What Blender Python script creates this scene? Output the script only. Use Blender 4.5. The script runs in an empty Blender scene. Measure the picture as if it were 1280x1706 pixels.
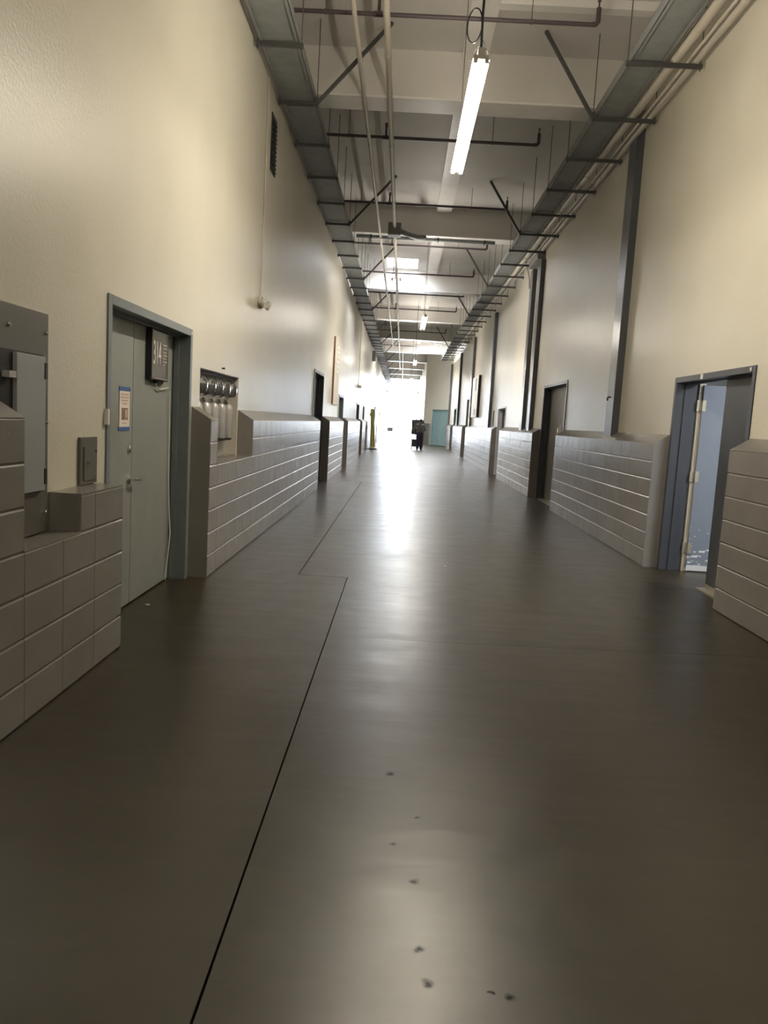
import bpy, bmesh, math, random
from mathutils import Vector, Matrix

# ------------------------------------------------------------------ camera
random.seed(7)
S = bpy.context.scene
COL = S.collection
F_PX, CX, CY = 1282.0, 640.0, 853.0
VPX, VPY, SLOPE, EYE = 670.0, 703.0, 0.058, 1.5
d = Vector(((VPX - CX) / F_PX, -(VPY - CY) / F_PX, -1.0)).normalized()
up = Vector((1, -SLOPE, 0)).cross(d).normalized()
if up.y < 0:
    up = -up
xr = d.cross(up)
cam_data = bpy.data.cameras.new('camera')
cam_data.sensor_fit = 'HORIZONTAL'
cam_data.sensor_width = 36.0
cam_data.lens = F_PX / 1280.0 * 36.0
cam_data.clip_start = 0.05
cam_data.clip_end = 600
cam = bpy.data.objects.new('camera', cam_data)
COL.objects.link(cam)
m = Matrix((xr, d, up)).to_4x4()
m.translation = Vector((0, 0, EYE))
cam.matrix_world = m
S.camera = cam

# ------------------------------------------------------------------ world, exposure
SKY_STRENGTH = 14.0
TUBE_STRENGTH = 75.0
SKYLIGHT_STRENGTH = 24.0
w = bpy.data.worlds.new('overcast')
S.world = w
w.use_nodes = True
bg = w.node_tree.nodes['Background']
bg.inputs[0].default_value = (0.82, 0.90, 1.0, 1)
bg.inputs[1].default_value = SKY_STRENGTH
S.view_settings.view_transform = 'Standard'
S.view_settings.look = 'None'
S.view_settings.gamma = 1.0
S.view_settings.use_curve_mapping = False
S.view_settings.exposure = 1.48

# ------------------------------------------------------------------ materials
def nodes(name):
    mt = bpy.data.materials.new(name)
    mt.use_nodes = True
    nt = mt.node_tree
    return mt, nt, nt.nodes['Principled BSDF']

def mat(name, col, rough=0.5, metal=0.0, var=0.0, vscale=3.0, bump=0.0, bscale=60.0, rvar=0.0, spec=0.5, coat=0.0):
    mt, nt, b = nodes(name)
    b.inputs['Base Color'].default_value = (*col, 1)
    b.inputs['Roughness'].default_value = rough
    b.inputs['Metallic'].default_value = metal
    b.inputs['Specular IOR Level'].default_value = spec
    b.inputs['Coat Weight'].default_value = coat
    b.inputs['Coat Roughness'].default_value = 0.15
    L = nt.links.new
    geo = nt.nodes.new('ShaderNodeNewGeometry')
    if var > 0:
        n = nt.nodes.new('ShaderNodeTexNoise')
        n.inputs['Scale'].default_value = vscale
        n.inputs['Detail'].default_value = 5
        L(geo.outputs['Position'], n.inputs['Vector'])
        mr = nt.nodes.new('ShaderNodeMapRange')
        mr.inputs[1].default_value, mr.inputs[2].default_value = 0.3, 0.7
        mr.inputs[3].default_value, mr.inputs[4].default_value = 1 - var, 1 + var
        L(n.outputs['Fac'], mr.inputs[0])
        mx = nt.nodes.new('ShaderNodeVectorMath')
        mx.operation = 'SCALE'
        mx.inputs[0].default_value = col
        L(mr.outputs[0], mx.inputs['Scale'])
        L(mx.outputs[0], b.inputs['Base Color'])
        if rvar > 0:
            r2 = nt.nodes.new('ShaderNodeMapRange')
            r2.inputs[1].default_value, r2.inputs[2].default_value = 0.3, 0.7
            r2.inputs[3].default_value, r2.inputs[4].default_value = rough - rvar, rough + rvar
            L(n.outputs['Fac'], r2.inputs[0])
            L(r2.outputs[0], b.inputs['Roughness'])
    if bump > 0:
        n = nt.nodes.new('ShaderNodeTexNoise')
        n.inputs['Scale'].default_value = bscale
        n.inputs['Detail'].default_value = 3
        L(geo.outputs['Position'], n.inputs['Vector'])
        bp = nt.nodes.new('ShaderNodeBump')
        bp.inputs['Strength'].default_value = bump
        bp.inputs['Distance'].default_value = 0.004
        L(n.outputs['Fac'], bp.inputs['Height'])
        L(bp.outputs[0], b.inputs['Normal'])
    return mt

def emit(name, col, strength):
    mt = bpy.data.materials.new(name)
    mt.use_nodes = True
    nt = mt.node_tree
    nt.nodes.clear()
    e = nt.nodes.new('ShaderNodeEmission')
    e.inputs[0].default_value = (*col, 1)
    e.inputs[1].default_value = strength
    o = nt.nodes.new('ShaderNodeOutputMaterial')
    nt.links.new(e.outputs[0], o.inputs[0])
    return mt

def floor_material():
    mt, nt, b = nodes('polished_concrete')
    L = nt.links.new
    N = nt.nodes.new
    geo = N('ShaderNodeNewGeometry')
    n1 = N('ShaderNodeTexNoise'); n1.inputs['Scale'].default_value = 0.9; n1.inputs['Detail'].default_value = 3
    n2 = N('ShaderNodeTexNoise'); n2.inputs['Scale'].default_value = 14; n2.inputs['Detail'].default_value = 5
    L(geo.outputs['Position'], n1.inputs['Vector']); L(geo.outputs['Position'], n2.inputs['Vector'])
    cr = N('ShaderNodeValToRGB')
    cr.color_ramp.elements[0].position = 0.3; cr.color_ramp.elements[0].color = (0.022, 0.015, 0.006, 1)
    cr.color_ramp.elements[1].position = 0.72; cr.color_ramp.elements[1].color = (0.036, 0.026, 0.013, 1)
    L(n1.outputs['Fac'], cr.inputs[0])
    mr = N('ShaderNodeMapRange'); mr.inputs[1].default_value = 0.3; mr.inputs[2].default_value = 0.7
    mr.inputs[3].default_value = 0.88; mr.inputs[4].default_value = 1.12
    L(n2.outputs['Fac'], mr.inputs[0])
    sc = N('ShaderNodeVectorMath'); sc.operation = 'SCALE'
    L(cr.outputs[0], sc.inputs[0]); L(mr.outputs[0], sc.inputs['Scale'])
    last = sc.outputs[0]; fac = None
    # dropped stains with shapes of their own
    wob = N('ShaderNodeTexNoise'); wob.inputs['Scale'].default_value = 40
    L(geo.outputs['Position'], wob.inputs['Vector'])
    wm = N('ShaderNodeVectorMath'); wm.operation = 'SCALE'; wm.inputs['Scale'].default_value = 0.03
    L(wob.outputs['Color'], wm.inputs[0])
    wp = N('ShaderNodeVectorMath'); wp.operation = 'ADD'
    L(geo.outputs['Position'], wp.inputs[0]); L(wm.outputs[0], wp.inputs[1])
    for (x, y, r) in [(0.13, 2.38, .014), (0.14, 2.05, .012), (0.16, 1.92, .014), (0.38, 1.89, .012), (0.04, 3.15, .016),
                      (0.06, 2.60, .010), (0.33, 1.90, .008), (0.15, 2.80, .009)]:
        ds = N('ShaderNodeVectorMath'); ds.operation = 'DISTANCE'
        ds.inputs[1].default_value = (x + .015, y + .015, .015)
        L(wp.outputs[0], ds.inputs[0])
        q = N('ShaderNodeMapRange'); q.inputs[1].default_value = r * 0.5; q.inputs[2].default_value = r * 1.6
        q.inputs[3].default_value = 0.15; q.inputs[4].default_value = 1.0
        L(ds.outputs['Value'], q.inputs[0])
        s2 = N('ShaderNodeVectorMath'); s2.operation = 'SCALE'
        L(last, s2.inputs[0]); L(q.outputs[0], s2.inputs['Scale'])
        last = s2.outputs[0]
        if fac is None: fac = q.outputs[0]
        else:
            ml = N('ShaderNodeMath'); ml.operation = 'MULTIPLY'
            L(fac, ml.inputs[0]); L(q.outputs[0], ml.inputs[1]); fac = ml.outputs[0]
    L(last, b.inputs['Base Color'])
    rr = N('ShaderNodeMapRange'); rr.inputs[1].default_value = 0.1; rr.inputs[2].default_value = 0.9
    rr.inputs[3].default_value = 0.25; rr.inputs[4].default_value = 0.43
    n4 = N('ShaderNodeTexNoise'); n4.inputs['Scale'].default_value = 5.0; n4.inputs['Detail'].default_value = 6
    L(geo.outputs['Position'], n4.inputs['Vector'])
    av = N('ShaderNodeMath'); av.operation = 'ADD'; hv = N('ShaderNodeMath'); hv.operation = 'MULTIPLY'; hv.inputs[1].default_value = 0.5
    L(n1.outputs['Fac'], av.inputs[0]); L(n4.outputs['Fac'], av.inputs[1]); L(av.outputs[0], hv.inputs[0])
    L(hv.outputs[0], rr.inputs[0]); L(rr.outputs[0], b.inputs['Roughness'])
    # slight trowel waves across the slab
    mp = N('ShaderNodeMapping'); mp.inputs['Scale'].default_value = (0.9, 4.0, 1)
    L(geo.outputs['Position'], mp.inputs[0])
    n3 = N('ShaderNodeTexNoise'); n3.inputs['Scale'].default_value = 1.0; n3.inputs['Detail'].default_value = 3
    L(mp.outputs[0], n3.inputs['Vector'])
    bp = N('ShaderNodeBump'); bp.inputs['Strength'].default_value = 0.22; bp.inputs['Distance'].default_value = 0.02
    L(n3.outputs['Fac'], bp.inputs['Height']); L(bp.outputs[0], b.inputs['Normal'])
    sm = N('ShaderNodeMath'); sm.operation = 'MULTIPLY'; sm.inputs[1].default_value = 0.80
    L(fac, sm.inputs[0]); L(sm.outputs[0], b.inputs['Specular IOR Level'])
    return mt

M = {
    'wall': mat('cream_wall_paint', (0.62, 0.585, 0.495), 0.36, var=0.04, vscale=0.8, bump=0.55, bscale=55),
    'block': mat('taupe_block_paint', (0.215, 0.200, 0.180), 0.25, var=0.06, vscale=2.5, bump=0.25, bscale=90, spec=0.7),
    'mortar': mat('painted_mortar', (0.19, 0.175, 0.155), 0.36, bump=0.2, bscale=80),
    'floor': floor_material(),
    'deck': mat('grey_roof_deck', (0.67, 0.65, 0.635), 0.6, var=0.08, vscale=0.7),
    'beam': mat('grey_beam_paint', (0.76, 0.735, 0.705), 0.45, var=0.06, vscale=1.2),
    'strip': mat('pale_roof_girder', (0.86, 0.84, 0.82), 0.35, var=0.05),
    'door': mat('grey_door_paint', (0.265, 0.280, 0.262), 0.38, var=0.06, vscale=4, bump=0.08, bscale=70),
    'frame': mat('slate_frame_paint', (0.17, 0.195, 0.205), 0.35, var=0.06, vscale=4),
    'darkframe': mat('dark_slate_paint', (0.055, 0.06, 0.072), 0.35, var=0.06, vscale=4),
    'bluedoor': mat('blue_grey_door_paint', (0.20, 0.225, 0.27), 0.30, var=0.05, vscale=5),
    'browndoor': mat('brown_grey_door_paint', (0.15, 0.135, 0.115), 0.4, var=0.05),
    'navydoor': mat('navy_door_paint', (0.035, 0.038, 0.055), 0.4, var=0.05),
    'teal': mat('teal_door_paint', (0.235, 0.35, 0.345), 0.45, var=0.04),
    'tealframe': mat('teal_frame_paint', (0.12, 0.22, 0.24), 0.45),
    'olive': mat('olive_door_paint', (0.23, 0.22, 0.13), 0.45),
    'whiteframe': mat('white_frame_paint', (0.65, 0.65, 0.66), 0.4),
    'pilaster': mat('charcoal_pilaster_paint', (0.075, 0.078, 0.088), 0.30, var=0.05),
    'galv': mat('galvanized_steel', (0.24, 0.25, 0.25), 0.55, metal=0.25, var=0.10, vscale=6),
    'strut': mat('dark_strut_steel', (0.085, 0.085, 0.085), 0.5, metal=0.3),
    'rod': mat('threaded_rod_steel', (0.10, 0.095, 0.09), 0.5, metal=0.4),
    'sprink': mat('purple_brown_pipe_paint', (0.075, 0.055, 0.062), 0.45),
    'conduit': mat('cream_painted_pipe', (0.52, 0.48, 0.41), 0.45),
    'panelgrey': mat('grey_enclosure_paint', (0.125, 0.118, 0.105), 0.42, bump=0.05, bscale=90),
    'panellight': mat('light_enclosure_paint', (0.34, 0.35, 0.37), 0.30, bump=0.08, bscale=90),
    'black': mat('black_plastic', (0.012, 0.012, 0.013), 0.5),
    'chrome': mat('chrome', (0.72, 0.72, 0.72), 0.15, metal=1.0),
    'brass': mat('worn_hinge_steel', (0.50, 0.46, 0.36), 0.35, metal=0.7),
    'steel': mat('meter_panel_steel', (0.46, 0.45, 0.44), 0.32, metal=0.15, var=0.08, vscale=9),
    'glass': None,
    'white': mat('white_plastic', (0.70, 0.69, 0.64), 0.4),
    'paper': mat('white_paper', (0.72, 0.66, 0.58), 0.8),
    'print': mat('brown_print', (0.22, 0.15, 0.11), 0.8, var=0.5, vscale=60),
    'pinkprint': mat('pink_print', (0.55, 0.40, 0.34), 0.8),
    'bluetape': mat('blue_tape', (0.055, 0.115, 0.32), 0.6),
    'signface': mat('sign_face', (0.060, 0.050, 0.045), 0.18),
    'signtext': mat('sign_lettering', (0.62, 0.60, 0.56), 0.5),
    'signtext2': mat('sign_small_lettering', (0.30, 0.27, 0.24), 0.5),
    'banner': mat('cream_banner', (0.66, 0.60, 0.50), 0.6),
    'bannerwhite': mat('white_banner', (0.80, 0.80, 0.78), 0.5),
    'wood': mat('brown_wood_edge', (0.30, 0.17, 0.10), 0.5),
    'vent': mat('dark_vent_metal', (0.03, 0.033, 0.033), 0.5),
    'yellow': mat('yellow_cover', (0.55, 0.52, 0.19), 0.55, var=0.12, vscale=8),
    'roomwall': mat('room_white_paint', (0.68, 0.68, 0.68), 0.6),
    'rawframe': mat('cream_inner_frame', (0.62, 0.57, 0.46), 0.5),
    'concrete': mat('outdoor_concrete', (0.55, 0.54, 0.51), 0.9, var=0.06),
    'skin': mat('skin', (0.35, 0.22, 0.16), 0.5),
    'jacket': mat('grey_jacket', (0.20, 0.20, 0.205), 0.85, var=0.1, vscale=14),
    'trouser': mat('navy_trousers', (0.06, 0.06, 0.11), 0.85),
    'cartdark': mat('dark_cart_panel', (0.10, 0.095, 0.10), 0.5),
    'cartgrey': mat('grey_cart_panel', (0.15, 0.15, 0.155), 0.5),
    'tube': emit('fluorescent_tube', (1.0, 0.90, 0.73), TUBE_STRENGTH),
    'tubecool': emit('fluorescent_tube_cool', (1.0, 0.93, 0.82), TUBE_STRENGTH),
    'skypane': emit('skylight_diffuser_glow', (0.93, 0.96, 1.0), SKYLIGHT_STRENGTH),
    'roomlamp': emit('room_lamp_glow', (0.90, 0.95, 1.0), 20.0),
}

def glare_scuffs():  # scuffs plus reflected light painted white, denser towards the leaf bottom
    mt, nt, b = nodes('blue_grey_door_glare')
    L = nt.links.new; N = nt.nodes.new
    geo = N('ShaderNodeNewGeometry')
    mp = N('ShaderNodeMapping'); mp.inputs['Scale'].default_value = (9, 9, 26)
    L(geo.outputs['Position'], mp.inputs[0])
    n = N('ShaderNodeTexNoise'); n.inputs['Scale'].default_value = 1.3; n.inputs['Detail'].default_value = 5
    L(mp.outputs[0], n.inputs['Vector'])
    sp = N('ShaderNodeSeparateXYZ'); L(geo.outputs['Position'], sp.inputs[0])
    th = N('ShaderNodeMapRange'); th.inputs[1].default_value = 0.05; th.inputs[2].default_value = 1.1
    th.inputs[3].default_value = 0.57; th.inputs[4].default_value = 0.80
    L(sp.outputs['Z'], th.inputs[0])
    gt = N('ShaderNodeMath'); gt.operation = 'GREATER_THAN'
    L(n.outputs['Fac'], gt.inputs[0]); L(th.outputs[0], gt.inputs[1])
    mx = N('ShaderNodeMix'); mx.data_type = 'RGBA'
    mx.inputs['A'].default_value = (0.20, 0.225, 0.27, 1); mx.inputs['B'].default_value = (0.75, 0.75, 0.74, 1)
    L(gt.outputs[0], mx.inputs['Factor']); L(mx.outputs['Result'], b.inputs['Base Color'])
    b.inputs['Roughness'].default_value = 0.3
    return mt
M['glare_scuffs'] = glare_scuffs()

def glass_mat():
    mt, nt, b = nodes('clear_glass')
    b.inputs['Base Color'].default_value = (0.92, 0.94, 0.94, 1)
    b.inputs['Roughness'].default_value = 0.04
    b.inputs['Transmission Weight'].default_value = 0.92
    b.inputs['IOR'].default_value = 1.45
    return mt
M['glass'] = glass_mat()

# ------------------------------------------------------------------ mesh helpers
class MB:
    def __init__(self):
        self.v = []; self.f = []; self.smooth = False
    def box(self, x0, x1, y0, y1, z0, z1):
        b = len(self.v)
        x0, x1 = min(x0, x1), max(x0, x1); y0, y1 = min(y0, y1), max(y0, y1); z0, z1 = min(z0, z1), max(z0, z1)
        self.v += [(x0, y0, z0), (x1, y0, z0), (x1, y1, z0), (x0, y1, z0), (x0, y0, z1), (x1, y0, z1), (x1, y1, z1), (x0, y1, z1)]
        for q in ((0, 3, 2, 1), (4, 5, 6, 7), (0, 1, 5, 4), (1, 2, 6, 5), (2, 3, 7, 6), (3, 0, 4, 7)):
            self.f.append(tuple(b + i for i in q))
        return self
    def quad(self, a, b_, c, d_):
        b = len(self.v); self.v += [a, b_, c, d_]; self.f.append((b, b + 1, b + 2, b + 3)); return self
    def cyl(self, p0, p1, r, n=12, r2=None):
        p0 = Vector(p0); p1 = Vector(p1); ax = (p1 - p0).normalized()
        t = Vector((0, 0, 1)) if abs(ax.z) < 0.9 else Vector((1, 0, 0))
        u = ax.cross(t).normalized(); v = ax.cross(u)
        r2 = r if r2 is None else r2
        b = len(self.v)
        for p, rr in ((p0, r), (p1, r2)):
            for i in range(n):
                a = 2 * math.pi * i / n
                self.v.append(tuple(p + (u * math.cos(a) + v * math.sin(a)) * rr))
        for i in range(n):
            j = (i + 1) % n
            self.f.append((b + i, b + j, b + n + j, b + n + i))
        self.f.append(tuple(b + i for i in reversed(range(n))))
        self.f.append(tuple(b + n + i for i in range(n)))
        return self
    def tube(self, pts, r, n=8):
        pts = [Vector(p) for p in pts]
        b = len(self.v); k = len(pts)
        prev = None
        for i, p in enumerate(pts):
            ax = (pts[min(i + 1, k - 1)] - pts[max(i - 1, 0)]).normalized()
            if prev is None:
                t = Vector((0, 0, 1)) if abs(ax.z) < 0.9 else Vector((1, 0, 0))
                u = ax.cross(t).normalized()
            else:
                u = (prev - ax * prev.dot(ax)).normalized()
            prev = u; v = ax.cross(u)
            for j in range(n):
                a = 2 * math.pi * j / n
                self.v.append(tuple(p + (u * math.cos(a) + v * math.sin(a)) * r))
        for i in range(k - 1):
            for j in range(n):
                q = (j + 1) % n
                self.f.append((b + i * n + j, b + i * n + q, b + (i + 1) * n + q, b + (i + 1) * n + j))
        self.f.append(tuple(b + j for j in reversed(range(n))))
        self.f.append(tuple(b + (k - 1) * n + j for j in range(n)))
        return self
    def prism(self, prof, y0, y1):          # profile in (x,z), extruded along y
        b = len(self.v); n = len(prof)
        for y in (y0, y1):
            self.v += [(p[0], y, p[1]) for p in prof]
        for i in range(n):
            j = (i + 1) % n
            self.f.append((b + i, b + j, b + n + j, b + n + i))
        self.f.append(tuple(b + i for i in range(n))); self.f.append(tuple(b + n + i for i in reversed(range(n))))
        return self
    def slab(self, poly, z0, z1):           # polygon in (x,y)
        b = len(self.v); n = len(poly)
        for z in (z0, z1):
            self.v += [(p[0], p[1], z) for p in poly]
        for i in range(n):
            j = (i + 1) % n
            self.f.append((b + i, b + j, b + n + j, b + n + i))
        self.f.append(tuple(b + i for i in reversed(range(n)))); self.f.append(tuple(b + n + i for i in range(n)))
        return self
    def lathe(self, c, axis, prof, n=20):   # prof: (distance along axis, radius)
        c = Vector(c); ax = Vector(axis).normalized()
        t = Vector((0, 0, 1)) if abs(ax.z) < 0.9 else Vector((1, 0, 0))
        u = ax.cross(t).normalized(); v = ax.cross(u); b = len(self.v); k = len(prof)
        for (h, r) in prof:
            for j in range(n):
                a = 2 * math.pi * j / n
                self.v.append(tuple(c + ax * h + (u * math.cos(a) + v * math.sin(a)) * max(r, 1e-4)))
        for i in range(k - 1):
            for j in range(n):
                q = (j + 1) % n
                self.f.append((b + i * n + j, b + i * n + q, b + (i + 1) * n + q, b + (i + 1) * n + j))
        self.f.append(tuple(b + j for j in reversed(range(n)))); self.f.append(tuple(b + (k - 1) * n + j for j in range(n)))
        return self
    def mesh(self, name, off=(0, 0, 0), bevel=0.0, smooth=False):
        me = bpy.data.meshes.new(name)
        me.from_pydata([(v[0] - off[0], v[1] - off[1], v[2] - off[2]) for v in self.v], [], self.f)
        bm = bmesh.new(); bm.from_mesh(me)
        bmesh.ops.recalc_face_normals(bm, faces=bm.faces)
        if bevel > 0:
            ed = [e for e in bm.edges if len(e.link_faces) == 2 and e.calc_face_angle(0) > 0.6]
            bmesh.ops.bevel(bm, geom=ed, offset=bevel, segments=2, affect='EDGES', profile=0.6)
        if smooth:
            for f in bm.faces: f.smooth = True
            for e in bm.edges:
                if len(e.link_faces) == 2 and e.calc_face_angle(0) > 0.7: e.smooth = False
        bm.to_mesh(me); bm.free()
        return me

def link(name, me, material, parent=None, loc=(0, 0, 0)):
    o = bpy.data.objects.new(name, me)
    if material and not me.materials: me.materials.append(material)
    COL.objects.link(o); o.location = loc
    if parent: o.parent = parent
    return o

def wl(o):
    p = Vector((0, 0, 0))
    while o:
        p += Vector(o.location); o = o.parent
    return p

def part(name, mb, material, parent=None, bevel=0.0, smooth=False, kind=None, label=None):
    """mesh part given in world coordinates, child of parent (parents are unrotated)"""
    off = wl(parent) if parent else Vector((0, 0, 0))
    o = link(name, mb.mesh(name, off, bevel, smooth), M[material] if isinstance(material, str) else material, parent)
    if kind: o['kind'] = kind
    if label: o['label'] = label
    return o

def thing(name, label, cat, loc=(0, 0, 0), group=None, kind=None):
    o = bpy.data.objects.new(name, None); COL.objects.link(o); o.location = loc
    o.empty_display_size = 0.1
    if label: o['label'] = label
    if cat: o['category'] = cat
    if group: o['group'] = group
    if kind: o['kind'] = kind
    return o

def tag(o, label, cat, group=None, kind=None):
    o['label'] = label; o['category'] = cat
    if group: o['group'] = group
    if kind: o['kind'] = kind
    return o

def copy_tree(o, parent=None, loc=None):
    c = o.copy(); COL.objects.link(c); c.parent = parent
    if loc is not None: c.location = loc
    for ch in list(o.children):
        copy_tree(ch, c)
    return c

# ------------------------------------------------------------------ dimensions
WL, WR = -1.86, 3.04            # wall planes
BL, BR = -1.68, 2.87            # block wainscot faces
Y0, YE = -13.0, 84.0
DECK, SOFFIT, TRAY = 6.50, 5.87, 5.48
BW, BH = 0.4064, 0.2032
RIGHT_END = 50.15
NAR = 1.58                       # right wall beyond the splayed corner

# ------------------------------------------------------------------ floor
fl = thing('floor', 'polished dark brown grey concrete floor', None, kind='structure')
g = 0.004
part('floor_bed', MB().box(-2.3, 3.9, Y0, YE, -0.20, -0.098), 'black', fl)
SL = [
    [(-2.25, Y0), (-0.43 - g, Y0), (-0.43 - g, 7.2), (-0.9 - g, 7.2), (-0.9 - g, 18.6 - g), (-2.25, 18.6 - g)],
    [(-0.43 + g, Y0), (3.40, Y0), (3.40, 5.38 - g * .5), (0.26, 5.2 - g * .5), (-0.43 + g, 5.2)],
    [(-0.43 + g, 5.2), (0.26, 5.2 + g * .5), (3.40, 5.38 + g * .5), (3.40, 18.6 - g), (-0.9 + g, 18.6 - g), (-0.9 + g, 7.2 + 2 * g), (-0.43 + g, 7.2 + 2 * g)],
    [(-2.25, 18.6 + g), (3.40, 18.6 + g), (3.40, 34 - g), (-2.25, 34 - g)],
    [(-2.25, 34 + g), (3.85, 34 + g), (3.85, 54 - g), (-2.25, 54 - g)],
    [(-2.25, 54 + g), (3.85, 54 + g), (3.85, YE), (-2.25, YE)],
]
for poly in SL:
    part('slab', MB().slab(poly, -0.10, 0.0), 'floor', fl)
yard = part('ground', MB().box(-40, 40, YE + 0.02, 160, -0.25, -0.02), 'concrete')
tag(yard, 'pale concrete yard outside the open end of the corridor', None, kind='structure'); del yard['category']

# ------------------------------------------------------------------ walls with openings
def holed(xf, xb, y0, y1, z0, z1, holes):
    """wall slab between planes xf (room face) and xb, with rectangular openings (y0,y1,z0,z1)"""
    ys = sorted({y0, y1, *[h[0] for h in holes], *[h[1] for h in holes]})
    zs = sorted({z0, z1, *[h[2] for h in holes], *[h[3] for h in holes]})
    ys = [y for y in ys if y0 <= y <= y1]; zs = [z for z in zs if z0 <= z <= z1]
    def solid(i, j):
        if i < 0 or j < 0 or i >= len(ys) - 1 or j >= len(zs) - 1: return False
        cy, cz = (ys[i] + ys[i + 1]) / 2, (zs[j] + zs[j + 1]) / 2
        return not any(h[0] < cy < h[1] and h[2] < cz < h[3] for h in holes)
    mb = MB()
    for i in range(len(ys) - 1):
        for j in range(len(zs) - 1):
            if not solid(i, j): continue
            a, b, c, e = ys[i], ys[i + 1], zs[j], zs[j + 1]
            for x in (xf, xb): mb.quad((x, a, c), (x, b, c), (x, b, e), (x, a, e))
            if not solid(i - 1, j): mb.quad((xf, a, c), (xb, a, c), (xb, a, e), (xf, a, e))
            if not solid(i + 1, j): mb.quad((xf, b, c), (xb, b, c), (xb, b, e), (xf, b, e))
            if not solid(i, j - 1): mb.quad((xf, a, c), (xf, b, c), (xb, b, c), (xb, a, c))
            if not solid(i, j + 1): mb.quad((xf, a, e), (xf, b, e), (xb, b, e), (xb, a, e))
    return mb

def weld(o):
    bm = bmesh.new(); bm.from_mesh(o.data)
    bmesh.ops.remove_doubles(bm, verts=bm.verts, dist=1e-4)
    bmesh.ops.recalc_face_normals(bm, faces=bm.faces)
    bm.to_mesh(o.data); bm.free()

# (y0, y1, ztop, leaf material, frame material)
LDOORS = [(4.83, 6.74, 2.18, 'door', 'frame'), (16.05, 17.95, 2.48, 'navydoor', 'darkframe'), (22.4, 24.15, 2.18, 'navydoor', 'frame'),
          (31.2, 33.0, 2.16, 'navydoor', 'darkframe'), (36.2, 37.5, 2.17, 'navydoor', 'darkframe'), (45.9, 47.4, 2.17, 'navydoor', 'darkframe'),
          (51.0, 52.6, 2.45, 'navydoor', 'darkframe'), (61.8, 63.4, 2.2, 'navydoor', 'darkframe')]
RDOORS = [(6.83, 8.80, 2.16, 'browndoor', 'darkframe'), (14.57, 16.94, 2.45, 'browndoor', 'darkframe'), (22.95, 24.75, 2.13, 'navydoor', 'whiteframe'),
          (35.3, 37.0, 2.75, 'olive', 'olive'), (43.9, 45.8, 2.45, 'tealframe', 'tealframe')]
NICHE = (7.06, 8.72, 1.02, 1.885)
TH = 0.30
lh = [(a, b, 0.0, c) for a, b, c, *_ in LDOORS] + [NICHE]
rh = [(a, b, 0.0, c) for a, b, c, *_ in RDOORS]
o = part('wall_left', holed(WL, WL - TH, Y0, YE, 0, 6.7, lh), 'wall'); o['kind'] = 'structure'; weld(o)
o = part('wall_right', holed(WR, WR + TH, Y0, RIGHT_END, 0, 6.7, rh), 'wall'); o['kind'] = 'structure'; weld(o)
o = part('wall_back_light_stop', MB().box(WL - TH, WR + TH, Y0 - 0.2, Y0, -0.1, 6.8), 'wall'); o['kind'] = 'structure'  # unseen wall added to keep sky light out behind the camera

# splayed corner and the narrower stretch beyond it
SP0, SP1 = Vector((3.60, 52.55, 0)), Vector((NAR, 55.5, 0))
sd = (SP1 - SP0).normalized(); sn = Vector((-sd.y, sd.x, 0))      # sn points into the corridor side?
if sn.y > 0: sn = -sn
slen = (SP1 - SP0).length
def splay(a, b, n0, n1, z0, z1, mb=None):
    mb = mb or MB()
    p = [SP0 + sd * a + sn * n0, SP0 + sd * b + sn * n0, SP0 + sd * b + sn * n1, SP0 + sd * a + sn * n1]
    return mb.slab([(q.x, q.y) for q in p], z0, z1)
TD = (0.80, 2.62, 2.50)    # teal door along the splay, height
mb = MB()
for a, b, z0, z1 in ((-0.3, TD[0], 0, 6.7), (TD[1], slen + 0.1, 0, 6.7), (TD[0], TD[1], TD[2], 6.7)):
    splay(a, b, 0, -0.25, z0, z1, mb)
o = part('wall_splay', mb, 'wall'); o['kind'] = 'structure'
o = part('wall_right_far', MB().box(NAR, NAR + TH, 55.5, YE, 0, 6.7), 'wall'); o['kind'] = 'structure'
o = part('wall_alcove', MB().box(3.60, 3.85, RIGHT_END - .3, 52.9, 0, 6.7), 'wall'); o['kind'] = 'structure'
# open end of the corridor: portal with a header and a glazed band above
en = thing('wall_end', 'overexposed end wall with a tall open portal', None, (0, YE, 0), kind='structure')
part('jamb', MB().box(WL - TH, WL + 0.12, YE, YE + 0.25, 0, 6.7), 'wall', en)
part('jamb', MB().box(NAR - 0.12, NAR + TH, YE, YE + 0.25, 0, 6.7), 'wall', en)
part('header', MB().box(WL, NAR, YE, YE + 0.25, 4.62, 4.80), 'whiteframe', en)
part('mullion', MB().box(0.30, 0.36, YE + .05, YE + 0.15, 4.8, 6.1), 'whiteframe', en)
part('upper_header', MB().box(WL, NAR, YE, YE + 0.25, 6.1, 6.7), 'wall', en)

# ------------------------------------------------------------------ ceiling
SKS = [(-0.78, 0.20, 24.5, 25.95), (0.95, 2.15, 44.6, 48.3), (-0.9, 0.3, 67.5, 69.0)]    # skylight openings x0,x1,y0,y1; the later two added to brighten the far corridor
ce = thing('ceiling', 'grey corridor roof deck between deep beams', None, (0, 0, DECK), kind='structure')
mb = MB()
XA, XB = WL - 0.02, WR + 0.85
yp_ = Y0
for SK in SKS:
    mb.box(XA, XB, yp_, SK[2], DECK, DECK + 0.15)
    mb.box(XA, SK[0], SK[2], SK[3], DECK, DECK + 0.15); mb.box(SK[1], XB, SK[2], SK[3], DECK, DECK + 0.15)
    yp_ = SK[3]
mb.box(XA, XB, yp_, YE, DECK, DECK + 0.15)
part('deck', mb, 'deck', ce)
BEAMS = [3.65, 11.3, 18.95, 26.62, 34.25, 41.9, 49.7, 57.3, 64.9, 72.5, 80.1]
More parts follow.
